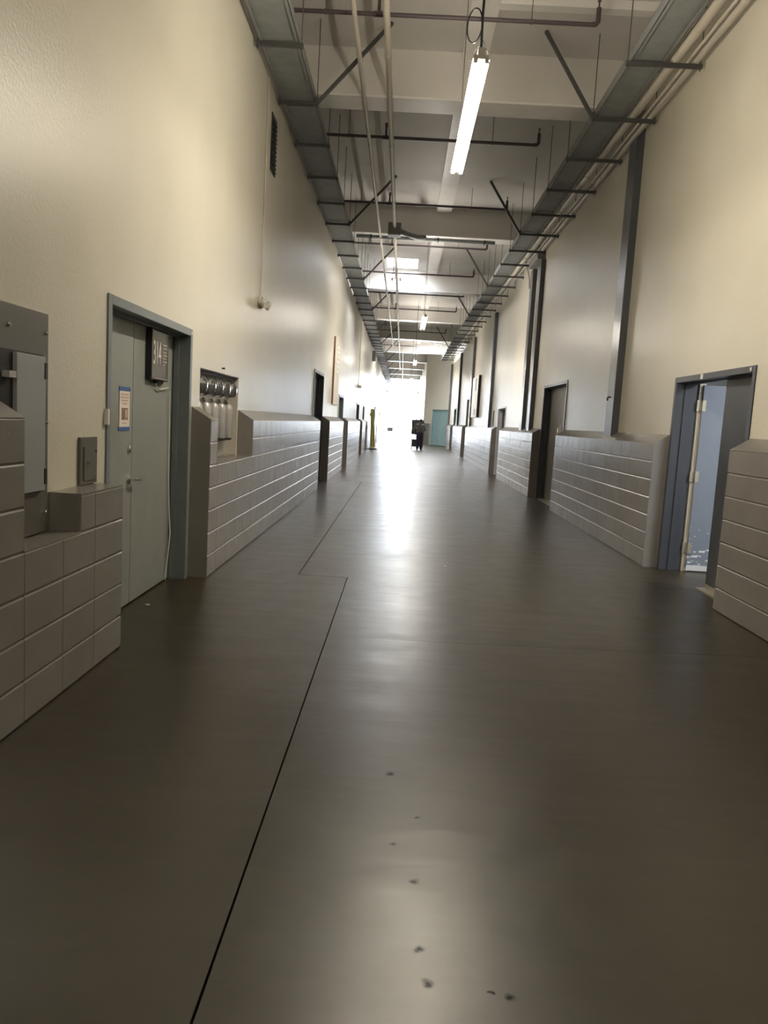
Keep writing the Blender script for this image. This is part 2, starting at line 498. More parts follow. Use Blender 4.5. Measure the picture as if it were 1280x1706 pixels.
for i, y in enumerate(BEAMS):
    xb = WR + 0.02 if y < 53 else NAR + 0.02
    o = part('ceiling_beam', MB().box(XA, xb, y - 0.22, y + 0.22, SOFFIT + .028, DECK + 0.02), 'beam', bevel=0.012)
    o['kind'] = 'structure'
    part('lit_soffit', MB().box(XA + .03, xb - .03, y - 0.235, y + 0.235, SOFFIT, SOFFIT + .03), 'strip', o)  # made paler than the beam to carry light bounced onto the soffit
    yn = BEAMS[i + 1] if i + 1 < len(BEAMS) else YE
    o = part('girder_strip', MB().box(0.52, 0.86, y + 0.22, yn - 0.22, DECK - 0.09, DECK + 0.01), 'strip', ce)
    if i == 0:
        part('purlin', MB().box(0.86, XB, 9.62, 9.76, DECK - 0.10, DECK + 0.01), 'strip', ce)
    elif i > 1:
        part('purlin', MB().box(XA, 0.52, yn - 0.36, yn - 0.28, DECK - 0.06, DECK + 0.01), 'strip', ce)

for SK, lab in zip(SKS, ('bright white skylight in the roof past the grey junction box', 'assumed skylight enlarged to brighten the splayed corner, beside the right wall', 'added skylight brightening the corridor close to the open end')):
    sk = thing('skylight', lab, 'skylight', ((SK[0] + SK[1]) / 2, (SK[2] + SK[3]) / 2, DECK + .15))
    mb = MB()
    for (a, b, c, e) in ((SK[0] - .06, SK[0], SK[2], SK[3]), (SK[1], SK[1] + .06, SK[2], SK[3]), (SK[0] - .06, SK[1] + .06, SK[2] - .06, SK[2]), (SK[0] - .06, SK[1] + .06, SK[3], SK[3] + .06)):
        mb.box(a, b, c, e, DECK + 0.15, DECK + 0.45)
    part('well', mb, 'whiteframe', sk)
    part('diffuser', MB().box(SK[0] - .05, SK[1] + .05, SK[2] - .05, SK[3] + .05, DECK + 0.45, DECK + 0.47), 'skypane', sk)

# ------------------------------------------------------------------ block wainscot
def block_mesh(wd, name='block'):
    """painted masonry unit: face toward +x at x=0, 30 mm deep, centred on y and z"""
    hy, hz, by, bz = wd / 2 - 0.0015, BH / 2 - 0.0035, 0.0025, 0.007
    v = []
    for x, k in ((-0.03, 0), (-0.005, 0), (0, 1)):
        ky, kz = k * by, k * bz
        v += [(x, -hy + ky, -hz + kz), (x, hy - ky, -hz + kz), (x, hy - ky, hz - kz), (x, -hy + ky, hz - kz)]
    f = [(8, 9, 10, 11)]
    for a in (0, 4):
        for i in range(4):
            j = (i + 1) % 4
            f.append((a + i, a + j, a + 4 + j, a + 4 + i))
    me = bpy.data.meshes.new(name); me.from_pydata(v, [], f); me.materials.append(M['block'])
    return me
BM = {}
def bmesh_for(wd):
    k = round(wd, 3)
    if k not in BM: BM[k] = block_mesh(k)
    return BM[k]

NTRIM = [0]
def wainscot(side, y0, y1, anchor=None, steps=None, individual=True, top=7, BW=BW):
    """stack-bond block dado between y0 and y1; steps: list of (ya, yb, courses) with a lower top"""
    NTRIM[0] += 1
    face = BL if side < 0 else BR; wall = WL if side < 0 else WR
    s = 1 if side < 0 else -1                     # outward direction
    t = thing('trim_%d' % NTRIM[0], 'taupe painted stack bond block wainscot', None, (face, (y0 + y1) / 2, 0), kind='structure')
    steps = steps or []
    segs = []
    cur = y0
    for (a, b, n) in sorted(steps):
        if a > cur + 1e-3: segs.append((cur, a, top))
        segs.append((a, b, n)); cur = b
    if cur < y1 - 1e-3: segs.append((cur, y1, top))
    core = MB(); cap = MB()
    for (a, b, n) in segs:
        z = n * BH
        core.box(face - s * 0.009, wall - s * 0.02, a, b, 0.0, z - 0.001)
        if n == top:
            cap.prism([(face, z), (wall, 1.53), (wall - s * 0.02, 1.53), (wall - s * 0.02, z - .002), (face, z - .002)], a, b)
        elif n > 0:
            cap.box(face, wall - s * 0.02, a, b, z - 0.002, z + 0.006)
    part('core', core, 'mortar', t)
    # flush end faces of the wall
    e = MB()
    for k, (a, b, n) in enumerate(segs):
        for yy, q in ((a, 1), (b, -1)):
            if n == top or yy in (y0, y1) or n == 5:
                e.box(face - s * 0.004, wall - s * 0.02, yy, yy - q * 0.003, 0.0, n * BH)
    part('end_face', e, 'block', t)
    if cap.v: part('cap', cap, 'block', t)
    anchor = y0 if anchor is None else anchor
    joined = MB()
    for c in range(top):
        spans = []
        for (a, b, n) in segs:
            if n <= c: continue
            if spans and abs(spans[-1][1] - a) < 1e-6: spans[-1][1] = b
            else: spans.append([a, b])
        for (a, b) in spans:
            cuts = [a]
            k = math.ceil((a - anchor) / BW)
            while anchor + k * BW < b - 0.07:
                if anchor + k * BW > a + 0.07: cuts.append(anchor + k * BW)
                k += 1
            cuts.append(b)
            for ya, yb in zip(cuts, cuts[1:]):
                if individual:
                    o = bpy.data.objects.new('block', bmesh_for(yb - ya)); COL.objects.link(o); o.parent = t
                    o.location = (0, (ya + yb) / 2 - (y0 + y1) / 2, (c + .5) * BH)
                    if s < 0: o.rotation_euler = (0, 0, math.pi)
                else:
                    gp = 0.004
                    joined.box(face, face - s * 0.02, ya + gp * .4, yb - gp * .4, c * BH + gp, (c + 1) * BH - gp)
    if not individual and joined.v:
        part('block_courses', joined, 'block', t, kind='stuff')
    return t

wainscot(-1, 0.60, 4.66, anchor=3.42, steps=[(3.42, 4.04, 4), (4.04, 4.66, 5)])
wainscot(-1, 6.80, 15.98, anchor=8.74, steps=[(7.06, 8.74, 5)])
wainscot(-1, 18.05, 22.30, anchor=18.2)
for a, b in ((24.25, 31.1), (33.1, 36.1), (37.6, 45.8), (47.5, 50.9), (52.7, 61.7), (63.5, YE)):
    wainscot(-1, a, b, individual=False)
wainscot(1, 3.6, 6.80, anchor=6.80, BW=1.2192)
wainscot(1, 8.84, 14.46, anchor=8.905)
wainscot(1, 17.04, 22.80, anchor=17.04)
for a, b in ((24.85, 34.9), (37.1, 43.7), (45.9, RIGHT_END)):
    wainscot(1, a, b, individual=False)

# wainscot on the splay
NTRIM[0] += 1
t = thing('trim_%d' % NTRIM[0], 'taupe block wainscot either side of the teal door', None, (SP0.x, SP0.y, 0), kind='structure')
for a, b in ((-0.05, TD[0] - 0.06), (TD[1] + 0.1, slen)):
    part('block_courses', splay(a, b, 0.17, -0.01, 0, 1.50), 'block', t)

# ------------------------------------------------------------------ pilasters on the right wall
for (ya, yb, dp) in ((10.95, 11.32, 0.10), (18.05, 18.40, 0.10), (19.15, 19.50, 0.10), (26.55, 26.9, 0.11), (34.1, 34.45, 0.11), (41.8, 42.15, 0.11), (49.7, 50.1, 0.12)):
    NTRIM[0] += 1
    o = part('trim_%d' % NTRIM[0], MB().box(WR - dp, WR + 0.02, ya, yb, 1.46, 5.62 if ya < 18 else 5.34), 'pilaster', bevel=0.006)
    o['kind'] = 'structure'; o['label'] = 'charcoal vertical pilaster on the cream right wall'

# ------------------------------------------------------------------ doors
ND = [0]
def door(side, y0, y1, zt, leafm, framem, label, leaves=1, rec=0.14, open_far=False, detail=True):
    ND[0] += 1
    wall = WL if side < 0 else WR
    s = 1 if side < 0 else -1
    X = lambda dd: wall - s * dd            # dd = depth behind wall face
    t = thing('door_%d' % ND[0], label, None, (wall, (y0 + y1) / 2, 0), kind='structure')
    fw = 0.055
    fr = MB()
    fr.box(X(-0.012), X(rec + 0.10), y0 - .006, y0 + fw, 0, zt + .006); fr.box(X(-0.012), X(rec + 0.10), y1 - fw, y1 + .006, 0, zt + .006)
    fr.box(X(-0.012), X(rec + 0.10), y0 + fw, y1 - fw, zt - fw, zt + .006)
    part('frame', fr, framem, t, bevel=0.004)
    st = MB()                                # rebate stop
    st.box(X(rec - 0.055), X(rec - 0.012), y0 + fw, y0 + fw + 0.016, 0, zt - fw); st.box(X(rec - 0.055), X(rec - 0.012), y1 - fw - 0.016, y1 - fw, 0, zt - fw)
    st.box(X(rec - 0.055), X(rec - 0.012), y0 + fw, y1 - fw, zt - fw - 0.016, zt - fw)
    part('stop', st, framem, t)
    ya, yb = y0 + fw, y1 - fw
    return t, X, ya, yb, zt - fw, s

def leaf(t, X, a, b, z1, rec, m_, z0=0.012):
    return part('leaf', MB().box(X(rec), X(rec + 0.045), a, b, z0, z1), m_, t, bevel=0.003)

# --- left double door with the 314 sign
t, X, ya, yb, zt, s = door(-1, *LDOORS[0], 'grey double door with a number sign, taped notice and lever handle')
R = 0.14
gap = 5.71
l1 = leaf(t, X, ya - .001, gap - 0.004, zt + .001, R, 'door'); l2 = leaf(t, X, gap + 0.004, yb + .001, zt + .001, R, 'door')
part('astragal', MB().box(X(R + .046), X(R + .06), gap - 0.03, gap + 0.03, 0.0, zt), 'black', t)
part('leak_blocker', MB().box(X(R + .10), X(R + .12), ya - .03, yb + .03, 0.0, zt + .03), 'black', t)  # unseen black sheet added to stop sky light leaking past the leaves
ro = part('lever_handle', MB().lathe((X(R), 5.645, 0.965), (1, 0, 0), [(0, .036), (.012, .036), (.016, .03), (.018, .014), (.055, .013)], 20), 'chrome', l1, smooth=True)
part('lever', MB().tube([(X(R) + .05, 5.645, .965), (X(R) + .058, 5.66, .965), (X(R) + .06, 5.70, .962), (X(R) + .058, 5.76, .955)], .011, 10), 'chrome', ro, smooth=True)
part('deadbolt', MB().lathe((X(R), 5.645, 1.19), (1, 0, 0), [(0, .03), (.012, .03), (.018, .02), (.022, .02)], 18), 'chrome', l1, smooth=True)
part('label_plate', MB().box(WL + 0.012, WL + 0.015, 6.685, 6.715, 2.14, 2.165), 'white', t)
part('sensor', MB().box(WL, WL + 0.028, 4.795, 4.825, 1.375, 1.475), 'white', None, bevel=0.004)
o = bpy.data.objects['sensor']; o.name = 'door_contact'; tag(o, 'small white door contact sensor on the wall by the frame', 'sensor')

# --- other left doors
LLAB = ['dark door in a slate frame beyond the long block wainscot', 'dark door beside the cream banner', 'dark door beyond the second emergency lamp',
        'dark narrow door beside the yellow post', 'dark door past the yellow post', 'tall dark door far along the left wall', 'dark door closest to the open end of the corridor']
for dd, lab in zip(LDOORS[1:], LLAB):
    t, X, ya, yb, zt, s = door(-1, *dd, lab)
    lf = leaf(t, X, ya - .001, yb + .001, zt + .001, R, dd[3])
    part('leak_blocker', MB().box(X(R + .10), X(R + .12), ya - .03, yb + .03, 0.0, zt + .03), 'black', t)  # added behind the leaf to block stray daylight
    part('knob', MB().lathe((X(R), ya + 0.09, 0.98), (1, 0, 0), [(0, .034), (.01, .03), (.02, .012), (.04, .012), (.045, .026), (.065, .026), (.07, .01)], 14), 'chrome', lf, smooth=True)

# --- near right double door, far leaf swung open into a lit room
t, X, ya, yb, zt, s = door(1, *RDOORS[0], 'dark double door with one leaf standing open into a lit room')
mid = 7.70
lf = leaf(t, X, ya - .001, mid, zt + .001, 0.11, 'darkframe', z0=0.045)
part('bottom_strip', MB().box(X(.105), X(.11), ya, mid, 0.02, 0.06), 'brass', lf)
part('threshold', MB().box(X(0.02), X(0.16), ya, mid + .02, 0, 0.014), 'brass', t)
hy = yb - 0.005
part('inner_jamb', MB().box(X(0.24), X(0.31), hy - 0.02, hy + 0.07, 0, zt + .02), 'rawframe', t)
ol = part('open_leaf', MB().box(X(0.275), X(0.275 + 0.93), hy - 0.055, hy - 0.01, 0.035, zt - 0.01), 'glare_scuffs', t, bevel=0.003)
part('bottom_strip', MB().box(X(0.275), X(0.275 + 0.93), hy - 0.058, hy - 0.0, 0.015, 0.075), 'whiteframe', ol)  # white strip stands in for light reflected at the leaf bottom
for z in (0.27, 1.08, 1.87):
    h = MB(); h.box(X(0.225), X(0.268), hy - 0.028, hy - 0.02, z - .06, z + .06); h.cyl((X(0.27), hy - 0.034, z - .06), (X(0.27), hy - 0.034, z + .06), .011, 10)
    h.box(X(0.272), X(0.31), hy - 0.062, hy - 0.055, z - .06, z + .06)
    part('hinge', h, 'brass', t)
part('strike_plate', MB().box(X(-.016), X(-.012), 8.0, 8.06, 2.11, 2.16), 'white', t)
part('label_plate', MB().box(X(-.016), X(-.012), 6.90, 6.935, 2.12, 2.15), 'white', t)
# the room behind it
rm = thing('wall_room', 'white painted room behind the open door', None, (4.5, 8.5, 0), kind='structure')
RX0, RX1, RY0, RY1, RZ = WR + TH, 7.0, 5.4, 12.5, 2.9
part('floor_slab', MB().box(WR + .36, RX1, RY0, RY1, -0.1, 0), 'floor', rm)
part('ceiling_slab', MB().box(RX0, RX1, RY0, RY1, RZ, RZ + .1), 'roomwall', rm)
part('wall_panel', MB().box(RX1, RX1 + .1, RY0, RY1, -.1, RZ + .1), 'roomwall', rm)
part('wall_panel', MB().box(RX0, RX1, RY0 - .1, RY0, -.1, RZ + .1), 'roomwall', rm)
part('wall_panel', MB().box(RX0, RX1, RY1, RY1 + .1, -.1, RZ + .1), 'roomwall', rm)
lp = thing('added_room_lamp', 'unseen square lamp added to light the room behind the open door', 'ceiling lamp', (4.7, 7.0, RZ))  # unseen panel lamp added so the open leaf catches cool light
part('housing', MB().box(4.35, 5.05, 6.5, 7.5, RZ - .05, RZ), 'white', lp)
part('diffuser', MB().box(4.38, 5.02, 6.53, 7.47, RZ - .06, RZ - .05), 'roomlamp', lp)

# --- second right door, closed brown leaves with a pull
t, X, ya, yb, zt, s = door(1, *RDOORS[1], 'brown grey door with a pull handle in a dark frame')
mid = 15.75
la = leaf(t, X, ya - .001, mid - .003, zt + .001, R, 'browndoor'); lb = leaf(t, X, mid + .003, yb + .001, zt + .001, R, 'browndoor')
part('leak_blocker', MB().box(X(R + .10), X(R + .12), ya - .03, yb + .03, 0.0, zt + .03), 'black', t)  # hidden sheet added against light leaks
part('pull_plate', MB().box(X(R - .004), X(R), mid - .20, mid - .10, 1.30, 1.62), 'brass', la)
part('pull_handle', MB().tube([(X(R), mid - .15, 1.36), (X(R - .05), mid - .15, 1.37), (X(R - .05), mid - .15, 1.55), (X(R), mid - .15, 1.56)], .012, 8), 'chrome', la, smooth=True)
part('threshold', MB().box(X(0.02), X(0.18), ya, yb, 0, 0.014), 'brass', t)

RLAB = ['dark door in a white frame beside the dark wall slot', 'tall olive door beside the white banner', 'tall teal grey door near the splayed corner']
for dd, lab in zip(RDOORS[2:], RLAB):
    t, X, ya, yb, zt, s = door(1, *dd, lab)
    lf = leaf(t, X, ya - .001, yb + .001, zt + .001, R, dd[3])
    part('leak_blocker', MB().box(X(R + .10), X(R + .12), ya - .03, yb + .03, 0.0, zt + .03), 'black', t)  # added sheet, keeps outside light from showing under the leaf
    part('knob', MB().lathe((X(R), yb - 0.09, 0.98), (-1, 0, 0), [(0, .034), (.01, .03), (.02, .012), (.04, .012), (.045, .026), (.065, .026), (.07, .01)], 14), 'chrome', lf, smooth=True)

# --- teal double door on the splay
ND[0] += 1
t = thing('door_%d' % ND[0], 'teal double door set in the angled wall', None, (SP0.x, SP0.y, 0), kind='structure')
fm = MB()
splay(TD[0], TD[0] + .05, 0.02, -0.15, 0, TD[2], fm); splay(TD[1] - .05, TD[1], 0.02, -0.15, 0, TD[2], fm); splay(TD[0] + .05, TD[1] - .05, 0.02, -0.15, TD[2] - .06, TD[2], fm)
part('frame', fm, 'tealframe', t)
mdl = (TD[0] + TD[1]) / 2
for a, b in ((TD[0] + .05, mdl - .004), (mdl + .004, TD[1] - .05)):
    lf = part('leaf', splay(a, b, -0.06, -0.10, 0.015, TD[2] - .06), 'teal', t)
    part('inset_panel', splay(a + .12, b - .12, -0.05, -0.06, 0.25, TD[2] - .3), 'teal', lf)
q = SP0 + sd * (mdl - .08) + sn * 0
part('knob', MB().lathe((q.x, q.y, 1.0), (sn.x, sn.y, 0), [(-.06, .03), (-.04, .012), (0, .012), (.005, .03), (.03, .02)], 12), 'chrome', t, smooth=True)
part('leak_blocker', splay(TD[0] - .02, TD[1] + .02, -0.26, -0.30, 0, TD[2] + .05), 'black', t)  # unseen sheet added to close the light leak under the teal leaves

# ------------------------------------------------------------------ cable trays
def tray(x0, x1, label, y1):
    t = thing('cable_tray', label, 'cable tray', ((x0 + x1) / 2, Y0 + .1, TRAY + .02), group=None)
    zb = TRAY + 0.025
    for a, b, f in ((x0, x0 + .006, x0 + .04), (x1 - .006, x1, x1 - .04)):
        m_ = MB(); m_.box(a, b, Y0 + .1, y1, zb, zb + 0.12); m_.box(min(a, f), max(b, f), Y0 + .1, y1, zb, zb + .005)
        m_.box(min(a, f), max(b, f), Y0 + .1, y1, zb + .115, zb + .12)
        part('side_rail', m_, 'galv', t)
    part('pan', MB().box(x0 + .006, x1 - .006, Y0 + .1, y1, zb + .018, zb + .022), 'galv', t)
    y = 1.4
    while y < y1:
        part('splice_seam', MB().box(x0 + .002, x1 - .002, y, y + .03, zb + .010, zb + .018), 'strut', t)
        y += 3.05
    return t
tray(-1.795, -1.355, 'solid galvanized cable tray hung along the left wall', 82.0)
tray(2.235, 2.60, 'solid galvanized cable tray hung along the right wall', 50.0)

def trapeze(xa, xb, y, side):
    lab = 'dark strut trapeze hanger under the %s cable tray' % side
    t = thing('trapeze_hanger', lab, 'hanger', ((xa + xb) / 2, y, TRAY), group='trapeze hangers under the %s tray' % side)
    b = MB(); b.box(xa, xb, y - .02, y + .02, TRAY - .022, TRAY + .019); 
    part('strut', b, 'strut', t)
    for x in (xa + .02, xb - .02):
        r = MB(); r.cyl((x, y, TRAY - .05), (x, y, DECK), .006, 6)
        part('threaded_rod', r, 'rod', t)
        part('nut', MB().cyl((x, y, TRAY - .032), (x, y, TRAY - .022), .014, 6), 'rod', t)
    return t
def brace(xin, xtop, y, side):
    d_ = Vector((xtop - xin, 0, DECK - TRAY)).normalized()
    n_ = Vector((-d_.z, 0, d_.x)) * .021
    p0, p1 = Vector((xin, y, TRAY)), Vector((xtop, y, DECK - 0.005))
    mb = MB(); b0 = len(mb.v)
    for p in (p0, p1):
        for q in (-1, 1):
            for e in (-.021, .021):
                mb.v.append((p.x + n_.x * q, y + e, p.z + n_.z * q))
    mb.f += [(0, 1, 3, 2), (4, 6, 7, 5), (0, 2, 6, 4), (1, 5, 7, 3), (0, 4, 5, 1), (2, 3, 7, 6)]
    return mb
LX, RX = (-1.83, -1.31), (2.18, 3.0)
for side, (xa, xb), ymax, y in (('left', LX, 82, 8.85 - 4 * 1.524), ('right', RX, 49.9, 8.87 - 4 * 1.524)):
    first = None; k = -4
    while y < ymax:
        if first is None:
            first = trapeze(xa, xb, y, side); cur = first
        else:
            cur = copy_tree(first, None, (first.location.x, y, first.location.z))
        if k % 4 == 1:
            xin, xt = (xb - .02, -0.42) if side == 'left' else (xa + .02, 1.52)
            cur['label'] = 'dark trapeze hanger with a diagonal brace under the %s cable tray' % side; cur['group'] = 'braced trapeze hangers under the %s tray' % side
            part('brace', brace(xin, xt, y, side), 'strut', cur)
            part('brace_clamp', MB().box(xin - .02, xin + .02, y - .03, y + .03, TRAY + .0, TRAY + .07), 'strut', cur)
        y += 1.524; k += 1

# pipes resting on the right trapezes
def pipe(name, x, z, r, y0, y1, material, label, cat='pipe', couple=3.05, n=14):
    t = thing(name, label, cat, (x, y0, z))
    part('run', MB().cyl((x, y0, z), (x, y1, z), r, n), material, t, smooth=True)
    y = y0 + 1.3
    while couple and y < y1 - .1:
        part('coupling', MB().cyl((x, y, z), (x, y + .09, z), r * 1.13, n), material, t, smooth=True)
        y += couple
    return t
zt_ = TRAY + .02
pipe('wall_pipe', 2.715, zt_ + .058, .058, Y0 + .1, 50.0, 'conduit', 'thick cream pipe beside the right cable tray', couple=6.1)
pipe('wall_pipe', 2.835, zt_ + .017, .017, Y0 + .1, 50.0, 'conduit', 'thin cream conduit between two thick pipes on the right', 'conduit', couple=3.05)
pipe('wall_pipe', 2.935, zt_ + .046, .046, Y0 + .1, 18.2, 'conduit', 'cream pipe closest to the right wall ending at a wall box', couple=6.1)
t = thing('pull_box', 'grey pull box on top of the paired pilasters', 'junction box', (2.95, 18.6, 5.36))
part('box', MB().box(2.87, 3.038, 18.2, 19.45, 5.38, 5.68), 'galv', t, bevel=.006)
part('cover', MB().box(2.862, 2.87, 18.24, 19.41, 5.41, 5.65), 'galv', t)
part('elbow', MB().tube([(2.80, 19.55, 5.62), (2.82, 19.60, 5.50), (2.87, 19.62, 5.40), (2.93, 19.62, 5.20), (2.95, 19.62, 4.95)], .022, 8), 'conduit', t, smooth=True)

# ------------------------------------------------------------------ conduits under the beams
pipe('ceiling_conduit', -0.775, SOFFIT - .032, .028, Y0 + .1, 46.0, 'conduit', 'thin cream conduit under the beams beside the left tray', 'conduit', couple=3.05, n=10)
pipe('ceiling_conduit', -0.425, SOFFIT - .042, .038, Y0 + .1, 66.0, 'conduit', 'thick cream conduit under the beams passing through a grey box', 'conduit', couple=3.05, n=10)
pipe('ceiling_conduit', -0.20, SOFFIT - .042, .032, 46.5, 80.0, 'conduit', 'short far cream conduit near the bright open end', 'conduit', couple=6, n=8)
t = thing('junction_box', 'grey junction box on the thick conduit below a beam', 'junction box', (-.425, 18.0, SOFFIT - .20))
part('box', MB().box(-.57, -.28, 17.85, 18.15, SOFFIT - .22, SOFFIT + .05), 'galv', t, bevel=.008)
part('cover', MB().box(-.56, -.29, 17.84, 17.85, SOFFIT - .21, SOFFIT + .04), 'galv', t)
part('flexible_duct', MB().tube([(-.30, 18.0, SOFFIT - .10), (-.1, 18.05, SOFFIT - .16), (.10, 18.2, SOFFIT - .17), (.24, 18.45, SOFFIT - .11), (.26, 18.7, SOFFIT - .045)], .06, 10), 'galv', t, smooth=True)
t = thing('conduit_bracket', 'white bracket with two stub heads on the thick conduit near the skylight', 'bracket', (-.425, 23.6, SOFFIT - .12))
part('saddle', MB().box(-.475, -.375, 23.57, 23.63, SOFFIT - .13, SOFFIT - .084), 'white', t, bevel=.004)
part('cross_bar', MB().box(-.56, -.29, 23.585, 23.615, SOFFIT - .155, SOFFIT - .13), 'white', t)
for x in (-.545, -.305):
    part('stub_head', MB().lathe((x, 23.6, SOFFIT - .135), (0, -.5, -1), [(-.02, .018), (.02, .03), (.07, .038), (.075, .03)], 12), 'white', t, smooth=True)
t = thing('cross_conduit', 'grey conduit clamped across the underside of a beam', 'conduit', (0.3, 18.95, SOFFIT - .04))
part('run', MB().cyl((-1.35, 18.95, SOFFIT - .04), (1.95, 18.95, SOFFIT - .04), .036, 10), 'galv', t, smooth=True)
for x in (-1.0, .6, 1.7):
    part('clamp', MB().box(x - .02, x + .02, 18.89, 19.01, SOFFIT - .082, SOFFIT), 'strut', t)

# ------------------------------------------------------------------ sprinkler branch lines
SPZ = 6.10
def sprinkler(y):
    t = thing('sprinkler_pipe', 'dark sprinkler branch pipe above the looped cord end of the strip light', 'sprinkler pipe', (0.2, y, SPZ), group='sprinkler branch pipes')
    r = .024
    part('run', MB().cyl((-1.84, y, SPZ), (1.92, y, SPZ), r, 10), 'sprink', t, smooth=True)
    part('elbow', MB().tube([(1.88, y, SPZ), (1.93, y, SPZ + .006), (1.95, y, SPZ + .03), (1.95, y, SPZ + .18)], r * 1.15, 10), 'sprink', t, smooth=True)
    h = MB().cyl((1.95, y, SPZ + .18), (1.95, y, SPZ + .25), .010, 8); h.cyl((1.95, y, SPZ + .25), (1.95, y, SPZ + .256), .022, 10)
    part('sprinkler_head', h, 'sprink', t)
    te = MB().cyl((-.60, y, SPZ), (-.48, y, SPZ), r * 1.3, 10); te.cyl((-.54, y, SPZ), (-.54, y, SPZ + .16), r * .8, 10); te.cyl((-.54, y, SPZ + .16), (-.54, y, SPZ + .22), r * 1.0, 8)
    part('tee_riser', te, 'sprink', t, smooth=True)
    for x in (-1.15, 1.2):
        hg = MB().cyl((x, y, SPZ + r), (x, y, DECK), .005, 6)
        hg.cyl((x - .012, y, SPZ), (x + .012, y, SPZ), r * 1.25, 10)
        part('hanger_rod', hg, 'rod', t)
    return t
ORD = ['first', 'second', 'third', 'fourth', 'fifth', 'sixth', 'seventh', 'eighth', 'ninth', 'tenth', 'eleventh', 'twelfth', 'thirteenth', 'fourteenth', 'fifteenth', 'sixteenth', 'seventeenth', 'eighteenth', 'nineteenth', 'twentieth']
sp0 = sprinkler(9.38 - 3.83)
for k in range(1, 20):
    y = 9.38 - 3.83 + 3.83 * k
    if any(abs(y - b) < 0.28 for b in BEAMS): y += 0.35
    if k == 12: y += .2
    if y > 53: continue
    q = copy_tree(sp0, None, (sp0.location.x, y, SPZ))
    if k >= 1: q['label'] = '%s dark sprinkler branch pipe past the looped cord strip light, below the roof deck' % ORD[k - 1]

# ------------------------------------------------------------------ strip lights
def striplight(y, label, tube, cord):
    L_, xc, z = 2.46, 0.40, 4.06
    t = thing('strip_light', label, 'strip light', (xc, y + L_ / 2, z - .06))
    hb = MB(); hb.box(xc - .026, xc + .026, y, y + L_, z - .03, z + .045)
    part('housing', hb, 'white', t)
    for sx in (-.042, .042):
        for a, b in ((y + .03, y + L_ / 2 - .012), (y + L_ / 2 + .012, y + L_ - .03)):
            part('tube', MB().cyl((xc + sx, a, z - .028), (xc + sx, b, z - .028), .0165, 12), tube, t, smooth=True)
        for a in (y, y + L_ / 2 - .014, y + L_ - .028):
            part('lamp_holder', MB().box(xc + (.026 if sx > 0 else -.026), xc + sx * 1.3, a, a + .026, z - .05, z - .005), 'white', t)
    for yy in ((y + .40, y + L_ - .75) if not cord else (y + L_ - .12,)):
        part('suspension_rod', MB().cyl((xc, yy, z + .05), (xc, yy, DECK - .001), .006, 6), 'rod', t)
    if cord:
        yy = y + .10
        part('suspension_cord', MB().tube([(xc, yy, z + .05), (xc - .004, yy, z + .3), (xc, yy, z + .6), (xc + .004, yy, z + 1.4), (xc, yy, DECK - .001)], .009, 8), 'black', t, smooth=True)
        lp_ = []
        for i in range(22):
            a = 2 * math.pi * i / 20
            lp_.append((xc - .055 - .05 * math.cos(a), yy + .02 + .03 * math.cos(a), z + .24 + .115 * math.sin(a)))
        part('cord_loop', MB().tube(lp_, .0055, 6), 'black', t, smooth=True)
        part('hook', MB().tube([(xc - .05, yy, z + .05), (xc - .005, yy, z + .16), (xc + .05, yy, z + .05)], .003, 6), 'rod', t)
    return t
striplight(-4.7, 'unseen strip light added behind the camera to brighten the near walls', 'tube', False)  # extra lamp added out of view for brighter near walls
striplight(5.68, 'lit strip light hung by a looped black cord', 'tube', True)
for k, (y, lab) in enumerate(((18.9, 'lit strip light hanging beyond the grey junction box'), (32.1, 'lit strip light hanging past the skylight'), (45.3, 'lit strip light hanging short of the splayed corner'), (58.5, 'lit strip light closest to the bright open end'))):
    striplight(y, lab, 'tubecool', False)

# ------------------------------------------------------------------ things on the left wall
# main electrical cabinet behind the lowered blocks
t = thing('electrical_panel', 'grey wall electrical panel with its pale door ajar', 'electrical panel', (WL, 3.5, 0.83))
part('trim_plate', MB().box(WL + .001, WL + .03, 2.95, 3.97, .825, 1.94), 'panelgrey', t, bevel=.004)
part('gap_shade', MB().box(WL + .03, WL + .034, 3.30, 3.90, 1.04, 1.73), 'black', t)  # flat black sheet stands in for shade in the panel gap
px, py = WL + .034, 3.885
dr = part('door', MB().box(px, px + .022, 3.595, py, 1.05, 1.72), 'panellight', t, bevel=.003)
for z in (1.12, 1.65):
    part('hinge', MB().box(px - .002, px + .026, py - .012, py + .014, z - .04, z + .04), 'black', dr)
part('latch', MB().box(WL + .034, WL + .07, 3.50, 3.56, 1.60, 1.63), 'steel', t)
for z in (.93, 1.39, 1.84):
    part('screw', MB().lathe((WL + .03, 3.935, z), (1, 0, 0), [(0, .011), (.008, .011), (.014, .006)], 10), 'chrome', t)
part('screw', MB().lathe((WL + .03, 3.56, 1.84), (1, 0, 0), [(0, .011), (.008, .011), (.014, .006)], 10), 'chrome', t)
t = thing('switch_panel', 'small narrow grey access panel on the wall above the stepped blocks', 'access panel', (WL, 4.53, 1.02))
part('plate', MB().box(WL, WL + .018, 4.41, 4.655, 1.028, 1.305), 'panelgrey', t, bevel=.003)
dr = part('cover', MB().box(WL + .018, WL + .026, 4.45, 4.63, 1.05, 1.25), 'panelgrey', t, bevel=.002)
part('lock', MB().lathe((WL + .026, 4.495, 1.16), (1, 0, 0), [(0, .014), (.01, .014), (.012, .008)], 12), 'chrome', dr)
part('screw', MB().lathe((WL + .026, 4.615, 1.22), (1, 0, 0), [(0, .007), (.005, .005)], 8), 'black', dr)
part('screw', MB().lathe((WL + .026, 4.615, 1.08), (1, 0, 0), [(0, .007), (.005, .005)], 8), 'chrome', dr)

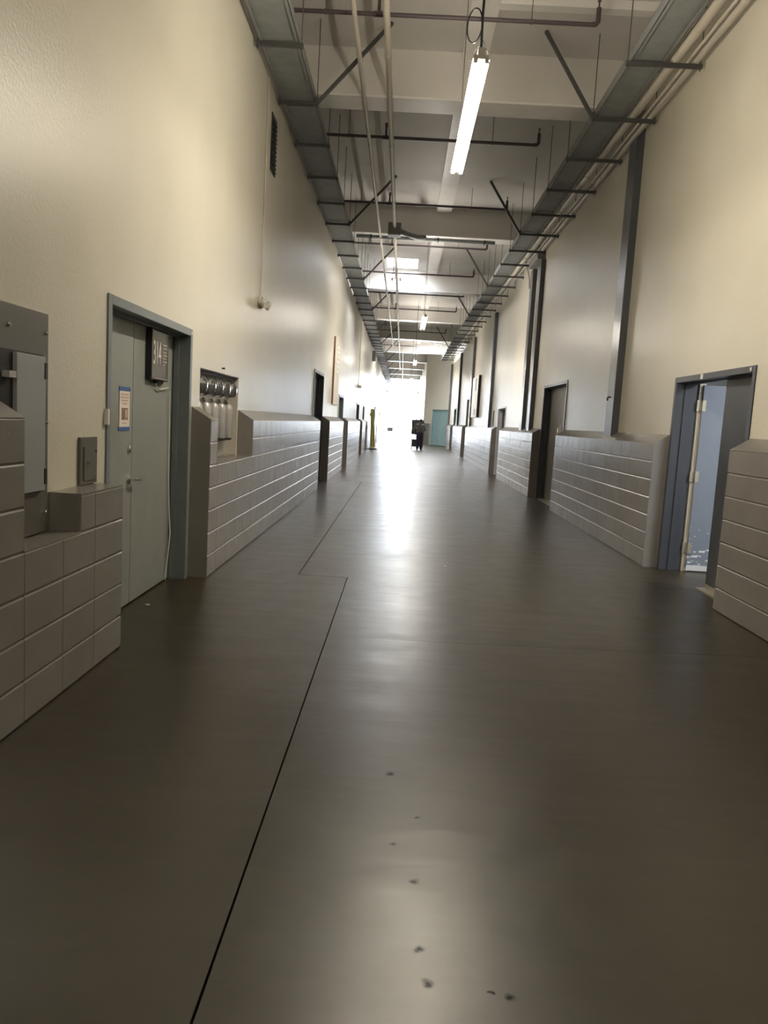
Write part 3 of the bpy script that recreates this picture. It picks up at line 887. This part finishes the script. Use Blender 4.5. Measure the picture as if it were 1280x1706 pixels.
# sign 314
XS = WL - R + .002
t = thing('number_sign', 'black framed sign reading 314 hung on the grey double door', 'sign', (XS, 6.19, 1.72))
part('frame', MB().box(XS, XS + .045, 5.975, 6.405, 1.715, 2.115), 'black', t, bevel=.004)
part('face', MB().box(XS + .045, XS + .047, 5.995, 6.385, 1.735, 2.095), 'signface', t)
for a in ((5.985, 5.993, 1.725, 2.105), (6.387, 6.395, 1.725, 2.105), (5.985, 6.395, 1.725, 1.734)):
    part('bezel', MB().box(XS + .045, XS + .048, *a), 'signtext2', t)
def text(s_, y, z, size, sx, x, material, parent, name='lettering'):
    cu = bpy.data.curves.new(name, 'FONT'); cu.body = s_; cu.size = size; cu.extrude = .0008
    ob = bpy.data.objects.new(name, cu); COL.objects.link(ob)
    dg = bpy.context.evaluated_depsgraph_get()
    me = bpy.data.meshes.new_from_object(ob.evaluated_get(dg)); bpy.data.objects.remove(ob)
    for v in me.vertices:
        a, b, c = v.co
        v.co = Vector((x + c, y + a * sx, z + b)) - wl(parent)
    me.update()
    o_ = link(name, me, M[material], parent)
    return o_
text('314', 6.005, 1.835, .265, .50, XS + .0475, 'signtext', t)
for i, (wd, z) in enumerate(((.095, 2.0), (.10, 1.975), (.09, 1.945), (.10, 1.92), (.08, 1.895), (.10, 1.87), (.06, 1.845), (.05, 1.82))):
    part('caption_line', MB().box(XS + .047, XS + .0482, 6.25, 6.25 + wd, z - .007, z + .007), 'signtext2', t)
part('bracket', MB().box(XS, XS + .03, 6.16, 6.33, 1.695, 1.716), 'black', t)
cord = MB().tube([(XS + .02, 6.17, 1.70), (XS + .02, 6.18, 1.668), (XS + .02, 6.28, 1.648), (XS + .02, 6.40, 1.66), (XS + .02, 6.50, 1.672), (XS + .015, 6.555, 1.64), (XS + .012, 6.575, 1.4), (XS + .012, 6.59, .9), (XS + .02, 6.61, .6), (XS + .03, 6.62, .42), (XS + .02, 6.60, .22), (XS + .012, 6.57, .06), (XS + .012, 6.57, .012)], .005, 6)
o = part('power_cord', cord, 'white', None, smooth=True)
tag(o, 'thin white cord running from the 314 sign down to the floor', 'cord')
# taped notice
t = thing('paper_notice', 'white paper notice held by blue tape on the grey door', 'notice', (XS, 5.54, 1.34))
part('sheet', MB().box(XS, XS + .002, 5.435, 5.635, 1.345, 1.615), 'paper', t)
part('photo_print', MB().box(XS + .002, XS + .003, 5.475, 5.60, 1.40, 1.485), 'print', t)
part('picture_highlight', MB().box(XS + .003, XS + .0035, 5.545, 5.585, 1.415, 1.475), 'pinkprint', t)
for i, (a, b) in enumerate(((5.46, 5.61), (5.455, 5.615), (5.47, 5.60), (5.49, 5.58))):
    part('print_line', MB().box(XS + .002, XS + .003, a, b, 1.575 - i * .022, 1.588 - i * .022), 'pinkprint', t)
part('print_line', MB().box(XS + .002, XS + .003, 5.49, 5.58, 1.372, 1.380), 'pinkprint', t)
part('tape', MB().box(XS + .001, XS + .0035, 5.425, 5.645, 1.605, 1.635), 'bluetape', t)
part('tape', MB().box(XS + .001, XS + .0035, 5.418, 5.638, 1.325, 1.350), 'bluetape', t)

# meter niche
t = thing('meter_niche', 'recessed wall niche lined with steel behind glass meters', 'niche', (WL, 7.89, 1.02))
XN = WL - 0.125
nb = MB(); nb.box(XN - .02, XN, NICHE[0] + .002, NICHE[1] - .002, 1.023, 1.883)
part('back_panel', nb, 'steel', t)
part('lining', MB().box(XN, WL - .004, NICHE[1] - .012, NICHE[1] - .001, 1.024, 1.884), 'conduit', t)
part('lining', MB().box(XN, WL - .004, NICHE[0] + .001, NICHE[0] + .012, 1.024, 1.884), 'conduit', t)
part('lining', MB().box(XN, WL - .004, NICHE[0] + .012, NICHE[1] - .012, 1.873, 1.884), 'black', t)
part('lining', MB().box(XN, WL - .004, NICHE[0] + .012, NICHE[1] - .012, 1.0225, 1.03), 'block', t)
part('top_trim', MB().box(WL - .06, WL - .03, NICHE[0], NICHE[1], 1.845, 1.885), 'black', t)
part('rail', MB().box(XN, XN + .03, NICHE[0], NICHE[1], 1.60, 1.635), 'chrome', t)
part('rail', MB().box(XN, XN + .03, NICHE[0], NICHE[1], 1.83, 1.86), 'steel', t)
part('lower_shelf', MB().box(XN, XN + .10, 7.3, 8.55, 1.195, 1.215), 'black', t)
part('screw_hook', MB().lathe((WL, 7.9, 1.935), (1, 0, 0), [(0, .008), (.02, .008), (.03, .012)], 8), 'black', t)
def meter(y, i):
    q = thing('utility_meter', 'round glass utility meter in the recessed wall niche', 'meter', (XN, y, 1.745), group='glass meters in the niche')
    x = XN + .001
    part('socket', MB().box(x, x + .035, y - .105, y + .105, 1.64, 1.83), 'steel', q, bevel=.006)
    part('ring', MB().lathe((x + .035, y, 1.74), (1, 0, 0), [(0, .085), (.005, .092), (.02, .092), (.025, .085)], 24), 'chrome', q, smooth=True)
    part('dial', MB().lathe((x + .036, y, 1.74), (1, 0, 0), [(0, .07), (.035, .07), (.04, .06)], 20), 'black', q, smooth=True)
    part('register', MB().box(x + .075, x + .078, y - .035, y + .035, 1.75, 1.775), 'white', q)
    part('glass_cover', MB().lathe((x + .055, y, 1.74), (1, 0, 0), [(0, .084), (.04, .083), (.062, .078), (.078, .06), (.085, .03), (.086, .001)], 24), 'glass', q, smooth=True)
    return q
OR5 = ['first', 'second', 'third', 'fourth', 'fifth']
for i in range(5): meter(7.255 + i * .325, i)['label'] = '%s round glass meter in the niche counted from the 314 door' % OR5[i]
for i in range(5):
    y = 7.255 + i * .325
    o = thing('meter_pedestal', 'tall rounded steel housing below the %s glass meter from the 314 door' % OR5[i], 'housing', (XN, y, 1.22), group='steel housings below the meters')
    part('column', MB().lathe((XN + .05, y, 1.217), (0, 0, 1), [(0, .05), (.01, .055), (.30, .055), (.34, .05), (.365, .03)], 16), 'steel', o, smooth=True)
    part('neck', MB().cyl((XN + .05, y, 1.57), (XN + .05, y, 1.63), .022, 12), 'chrome', o, smooth=True)

# wall vent
t = thing('wall_vent', 'dark louvred vent high on the cream left wall', 'vent', (WL, 10.3, 4.6))
part('frame', MB().box(WL, WL + .012, 10.12, 10.46, 4.57, 5.26), 'vent', t)
for i in range(12):
    z = 4.61 + i * .052
    part('louvre', MB().prism([(WL + .012, z), (WL + .028, z - .012), (WL + .030, z - .008), (WL + .014, z + .03), (WL + .012, z + .03)], 10.14, 10.44), 'vent', t)

def emergency(y, z, label):
    WL = -1.857
    t = thing('emergency_lamp', label, 'emergency lamp', (WL, y, z))
    part('base', MB().lathe((WL, y, z), (1, 0, 0), [(0, .075), (.03, .075), (.045, .06), (.05, .02)], 20), 'conduit', t, smooth=True)
    for k in (-1, 1):
        part('arm', MB().tube([(WL + .045, y, z), (WL + .07, y + k * .05, z + .01), (WL + .08, y + k * .09, z - .01)], .012, 8), 'conduit', t, smooth=True)
        part('lamp_head', MB().lathe((WL + .07, y + k * .10, z - .01), (.8, k * .35, -.5), [(-.02, .02), (.0, .05), (.05, .055), (.055, .05)], 16), 'white', t, smooth=True)
    part('conduit_drop', MB().tube([(WL + .012, y, z + .07), (WL + .012, y + .02, z + .3), (WL + .012, y + .02, TRAY + .05)], .009, 6), 'conduit', t, smooth=True)
    return t
emergency(9.76, 2.87, 'twin head emergency lamp with a conduit drop above the long wainscot')
emergency(31.4, 2.83, 'twin head emergency lamp with a conduit drop above a far dark door')

t = thing('wall_banner', 'tall cream banner panel with a brown edge on the left wall', 'banner', (WL, 20.8, 1.86))
part('edge', MB().box(WL, WL + .045, 20.05, 20.09, 1.86, 3.58), 'wood', t)
part('panel', MB().box(WL, WL + .04, 20.09, 21.6, 1.86, 3.58), 'banner', t)
for i in range(6):
    part('pale_mark', MB().box(WL + .04, WL + .046, 20.75, 21.35, 2.7 + i * .13, 2.77 + i * .13), 'bannerwhite', t)
t = thing('wall_speaker', 'grey box loudspeaker mounted high beside the left tray', 'loudspeaker', (WL, 43.6, 5.1))
part('cabinet', MB().box(WL, WL + .20, 43.3, 43.6, 4.75, 5.33), 'panellight', t, bevel=.02)
part('grille', MB().box(WL + .02, WL + .18, 43.285, 43.3, 4.79, 5.29), 'panellight', t)

# ------------------------------------------------------------------ things on the right wall
t = thing('wall_banner', 'tall white banner with a dark edge on the right wall', 'banner', (WR, 32.2, 1.86))
part('edge', MB().box(WR - .10, WR, 31.0, 31.05, 1.86, 3.53), 'black', t)
part('panel', MB().box(WR - .09, WR, 31.05, 33.6, 1.86, 3.53), 'bannerwhite', t)
part('grey_mark', MB().box(WR - .094, WR - .09, 32.0, 32.35, 2.95, 3.45), 'cartgrey', t)
part('grey_mark', MB().box(WR - .094, WR - .09, 32.0, 32.3, 1.95, 2.2), 'cartgrey', t)
o = part('wall_hook', MB().tube([(WR - .10, 11.12, 2.02), (WR - .135, 11.12, 2.02), (WR - .15, 11.12, 1.995), (WR - .14, 11.12, 1.97)], .012, 8), 'black', None, smooth=True)
tag(o, 'small dark hook fixed to the charcoal pilaster', 'hook')
o = part('wall_slot', MB().box(WR - .012, WR, 25.85, 26.05, 1.55, 2.06), 'black', None); tag(o, 'narrow dark plate on the wall beside a white framed door', 'plate')

# ------------------------------------------------------------------ yellow post
yp = thing('yellow_post', 'tall yellow padded post with a dark round base by the left doors', 'post', (-1.45, 40.0, 0))
part('base', MB().lathe((-1.45, 40, 0), (0, 0, 1), [(0, .24), (.03, .24), (.05, .20)], 24), 'black', yp, smooth=True)
part('collar', MB().lathe((-1.45, 40, .05), (0, 0, 1), [(0, .19), (.05, .18), (.08, .14)], 24), 'white', yp, smooth=True)
part('sleeve', MB().lathe((-1.45, 40, .13), (-.055, 0, 1), [(0, .135), (.5, .125), (1.2, .105), (1.55, .10), (1.9, .095), (1.95, .07), (1.96, .01)], 20), 'yellow', yp, smooth=True)
part('knot', MB().lathe((-1.60, 39.98, 1.72), (-.5, 0, 1), [(-.12, .02), (-.05, .06), (.08, .06), (.15, .02)], 14), 'yellow', yp, smooth=True)

# ------------------------------------------------------------------ person pushing a cart
PX, PY = 1.02, 42.75
def skinned(name, verts, edges, radii, material, parent, root=0, sub=2):
    me = bpy.data.meshes.new(name)
    me.from_pydata([Vector(v) for v in verts], edges, [])
    o_ = bpy.data.objects.new(name, me); COL.objects.link(o_); o_.parent = parent
    md = o_.modifiers.new('Skin', 'SKIN'); md.use_smooth_shade = True
    for i, r in enumerate(radii):
        sv = me.skin_vertices[0].data[i]
        sv.radius = r if isinstance(r, tuple) else (r, r)
        sv.use_root = (i == root)
    s2 = o_.modifiers.new('Subdivision', 'SUBSURF'); s2.levels = sub; s2.render_levels = sub
    dg = bpy.context.evaluated_depsgraph_get()
    m2 = bpy.data.meshes.new_from_object(o_.evaluated_get(dg))
    o_.modifiers.clear(); o_.data = m2
    m2.materials.clear(); m2.materials.append(M[material])
    return o_
pr = thing('person', 'person in grey jacket and navy trousers pushing a tall dark cart', 'person', (PX, PY, 0))
def ell(mb, c, r, n=16, m_=10):
    b = len(mb.v)
    for i in range(m_ + 1):
        ph = math.pi * i / m_
        for j in range(n):
            th = 2 * math.pi * j / n
            q = max(math.sin(ph), 1e-3)
            mb.v.append((c[0] + r[0] * q * math.cos(th), c[1] + r[1] * q * math.sin(th), c[2] + r[2] * math.cos(ph)))
    for i in range(m_):
        for j in range(n):
            k_ = (j + 1) % n
            mb.f.append((b + i * n + j, b + (i + 1) * n + j, b + (i + 1) * n + k_, b + i * n + k_))
    mb.f.append(tuple(b + j for j in range(n))); mb.f.append(tuple(b + m_ * n + j for j in reversed(range(n))))
def limb(mb, pts, radii):
    """tapered limb: truncated cones with balls at the joints"""
    for p, r in zip(pts, radii): ell(mb, p, (r, r, r), 14, 8)
    for k_ in range(len(pts) - 1): mb.cyl(pts[k_], pts[k_ + 1], radii[k_], 14, radii[k_ + 1])
def rings(mb, rs, n=20):
    """stack of horizontal ellipses (x, y, z, rx, ry)"""
    b = len(mb.v)
    for (x, y, z, rx, ry) in rs:
        for j in range(n):
            a = 2 * math.pi * j / n
            mb.v.append((x + rx * math.cos(a), y + ry * math.sin(a), z))
    for i in range(len(rs) - 1):
        for j in range(n):
            k_ = (j + 1) % n
            mb.f.append((b + i * n + j, b + i * n + k_, b + (i + 1) * n + k_, b + (i + 1) * n + j))
    mb.f.append(tuple(b + j for j in reversed(range(n)))); mb.f.append(tuple(b + (len(rs) - 1) * n + j for j in range(n)))
def fused(name, mb, material, parent, voxel=.014, it=6):
    """one continuous surface out of overlapping volumes"""
    o_ = link(name, mb.mesh(name), M[material], parent)
    rm_ = o_.modifiers.new('Remesh', 'REMESH'); rm_.mode = 'VOXEL'; rm_.voxel_size = voxel; rm_.use_smooth_shade = True
    sm_ = o_.modifiers.new('Smooth', 'SMOOTH'); sm_.iterations = it; sm_.factor = .5
    bpy.context.view_layer.update()
    m2 = bpy.data.meshes.new_from_object(o_.evaluated_get(bpy.context.evaluated_depsgraph_get()))
    o_.modifiers.clear(); o_.data = m2
    m2.materials.clear(); m2.materials.append(M[material])
    return o_
AN = ((-.10, -.04), (.10, .14))          # ankles, mid-stride
bd = MB()
rings(bd, [(0, 0, .86, .15, .10), (0, .03, 1.15, .14, .10), (0, .09, 1.36, .17, .10), (0, .12, 1.44, .07, .06)])
limb(bd, [(0, .11, 1.40), (.02, .15, 1.52)], [.06, .055])
ell(bd, (.03, .17, 1.615), (.074, .094, .108)); ell(bd, (.03, .21, 1.565), (.055, .06, .06)); ell(bd, (.03, .27, 1.60), (.013, .02, .024), 10, 8)
for k, (ax, ay) in zip((-1, 1), AN):
    limb(bd, [(k * .17, .09, 1.39), (k * .25, .16, 1.16), (k * .225, .40, 1.09), (k * .21, .47, 1.085)], [.055, .045, .033, .036])
    limb(bd, [(k * .09, 0, .86), (k * .10, (.04 + ay) / 2, .50), (ax, ay, .10)], [.085, .058, .042])
    ell(bd, (.03 + k * .076, .165, 1.605), (.012, .022, .032), 10, 8)
body = fused('body', bd, 'skin', pr, .012, 3)
for k in (-1, 1):
    e_ = MB(); ell(e_, (.03 + k * .03, .255, 1.625), (.011, .008, .008), 10, 6)
    link('eye', e_.mesh('eye'), M['black'], pr)
e_ = MB(); ell(e_, (.03, .262, 1.555), (.024, .008, .006), 10, 6); link('mouth', e_.mesh('mouth'), M['print'], pr)
jk = MB()
rings(jk, [(0, .005, .98, .215, .155), (0, .01, 1.04, .22, .16), (0, .03, 1.15, .22, .165), (0, .065, 1.30, .225, .155), (0, .09, 1.39, .20, .13), (.01, .115, 1.45, .12, .095), (.02, .135, 1.50, .075, .075)])
for k in (-1, 1):
    limb(jk, [(k * .17, .09, 1.37), (k * .255, .165, 1.16), (k * .23, .37, 1.09)], [.09, .075, .058])
fused('jacket', jk, 'jacket', pr)
tr = MB()
rings(tr, [(0, 0, .74, .17, .13), (0, 0, .86, .19, .145), (0, 0, 1.03, .185, .14)])
for k, (ax, ay) in zip((-1, 1), AN):
    limb(tr, [(k * .09, 0, .84), (k * .10, (.04 + ay) / 2, .50), (ax, ay, .13)], [.12, .095, .085])
fused('trousers', tr, 'trouser', pr)
for (ax, ay) in AN:
    sh = MB(); ell(sh, (ax, ay - .02, .045), (.045, .06, .045)); ell(sh, (ax, ay + .09, .036), (.046, .10, .036))
    fused('shoe', sh, 'black', pr, .01, 2)
ha = MB(); ell(ha, (.03, .155, 1.64), (.084, .096, .095)); fused('hair', ha, 'black', pr, .012, 2)
for k in (-1, 1):                       # fingers closing on the push bar
    for j in range(4):
        x = k * .21 + (j - 1.5) * .021
        skinned('finger', [(x, .50, 1.09), (x, .535, 1.10), (x, .555, 1.08), (x, .545, 1.055)], [(0, 1), (1, 2), (2, 3)], [.010, .009, .009, .008], 'skin', pr, sub=1)
    skinned('thumb', [(k * .17, .47, 1.075), (k * .155, .51, 1.06), (k * .165, .54, 1.05)], [(0, 1), (1, 2)], [.011, .010, .009], 'skin', pr, sub=1)

ct = thing('tall_cart', 'tall dark wheeled cart pushed by the person in the corridor', 'cart', (PX - .12, PY + 1.0, 0))
x0, x1, y0_, y1_ = PX - .46, PX + .22, PY + .62, PY + 1.5
part('side_panel', MB().box(x0, x0 + .03, y0_, y1_, .16, 1.68), 'cartdark', ct)
part('side_panel', MB().box(x1 - .03, x1, y0_, y1_, .16, 1.60), 'cartdark', ct)
for z in (.16, .54, .84, 1.65):
    part('shelf', MB().box(x0 + .03, x1 - .03, y0_ + .02, y1_, z, z + .03), 'cartgrey' if z > 1.5 else 'cartdark', ct)
part('rear_panel', MB().box(x0 + .03, x1 - .03, y0_, y0_ + .02, .84, 1.68), 'cartgrey', ct)
part('push_bar', MB().tube([(x0 + .02, y0_, 1.08), (x0 + .02, y0_ - .04, 1.08), (x1 - .02, y0_ - .04, 1.08), (x1 - .02, y0_, 1.08)], .014, 8), 'chrome', ct)
for x in (x0 + .05, x1 - .05):
    for y in (y0_ + .07, y1_ - .07):
        wl_ = part('caster', MB().cyl((x - .02, y, .07), (x + .02, y, .07), .07, 16), 'black', ct, smooth=True)
        part('fork', MB().box(x - .03, x + .03, y - .015, y + .015, .08, .16), 'chrome', wl_)
part('bin', MB().box(x0 + .05, x1 - .05, y0_ + .02, y1_ - .1, .19, .54), 'cartdark', ct)

# small stool-like cart out by the portal
sc_ = thing('utility_stool', 'small grey stool with splayed legs beside the open end', 'stool', (-1.2, 81.0, 0))
part('seat', MB().box(-1.50, -.90, 80.75, 81.25, .46, .88), 'panellight', sc_, bevel=.05)
for sx in (-1, 1):
    for sy in (-1, 1):
        part('leg', MB().cyl((-1.2 + sx * .20, 81 + sy * .15, .47), (-1.2 + sx * .30, 81 + sy * .22, 0), .05, 8), 'panellight', sc_)

# litter
for (x, y, r, lab) in ((-1.86, 5.72, .018, 'tiny white paper scrap on the floor by the grey double door'), (0.55, 8.1, .014, 'tiny white paper scrap out on the open floor')):
    mb = MB().slab([(x - r, y - r * .4), (x + r * .3, y - r * .6), (x + r, y + r * .2), (x - r * .2, y + r * .6)], .0005, .006)
    tag(part('paper_scrap', mb, 'white', None), lab, 'litter')
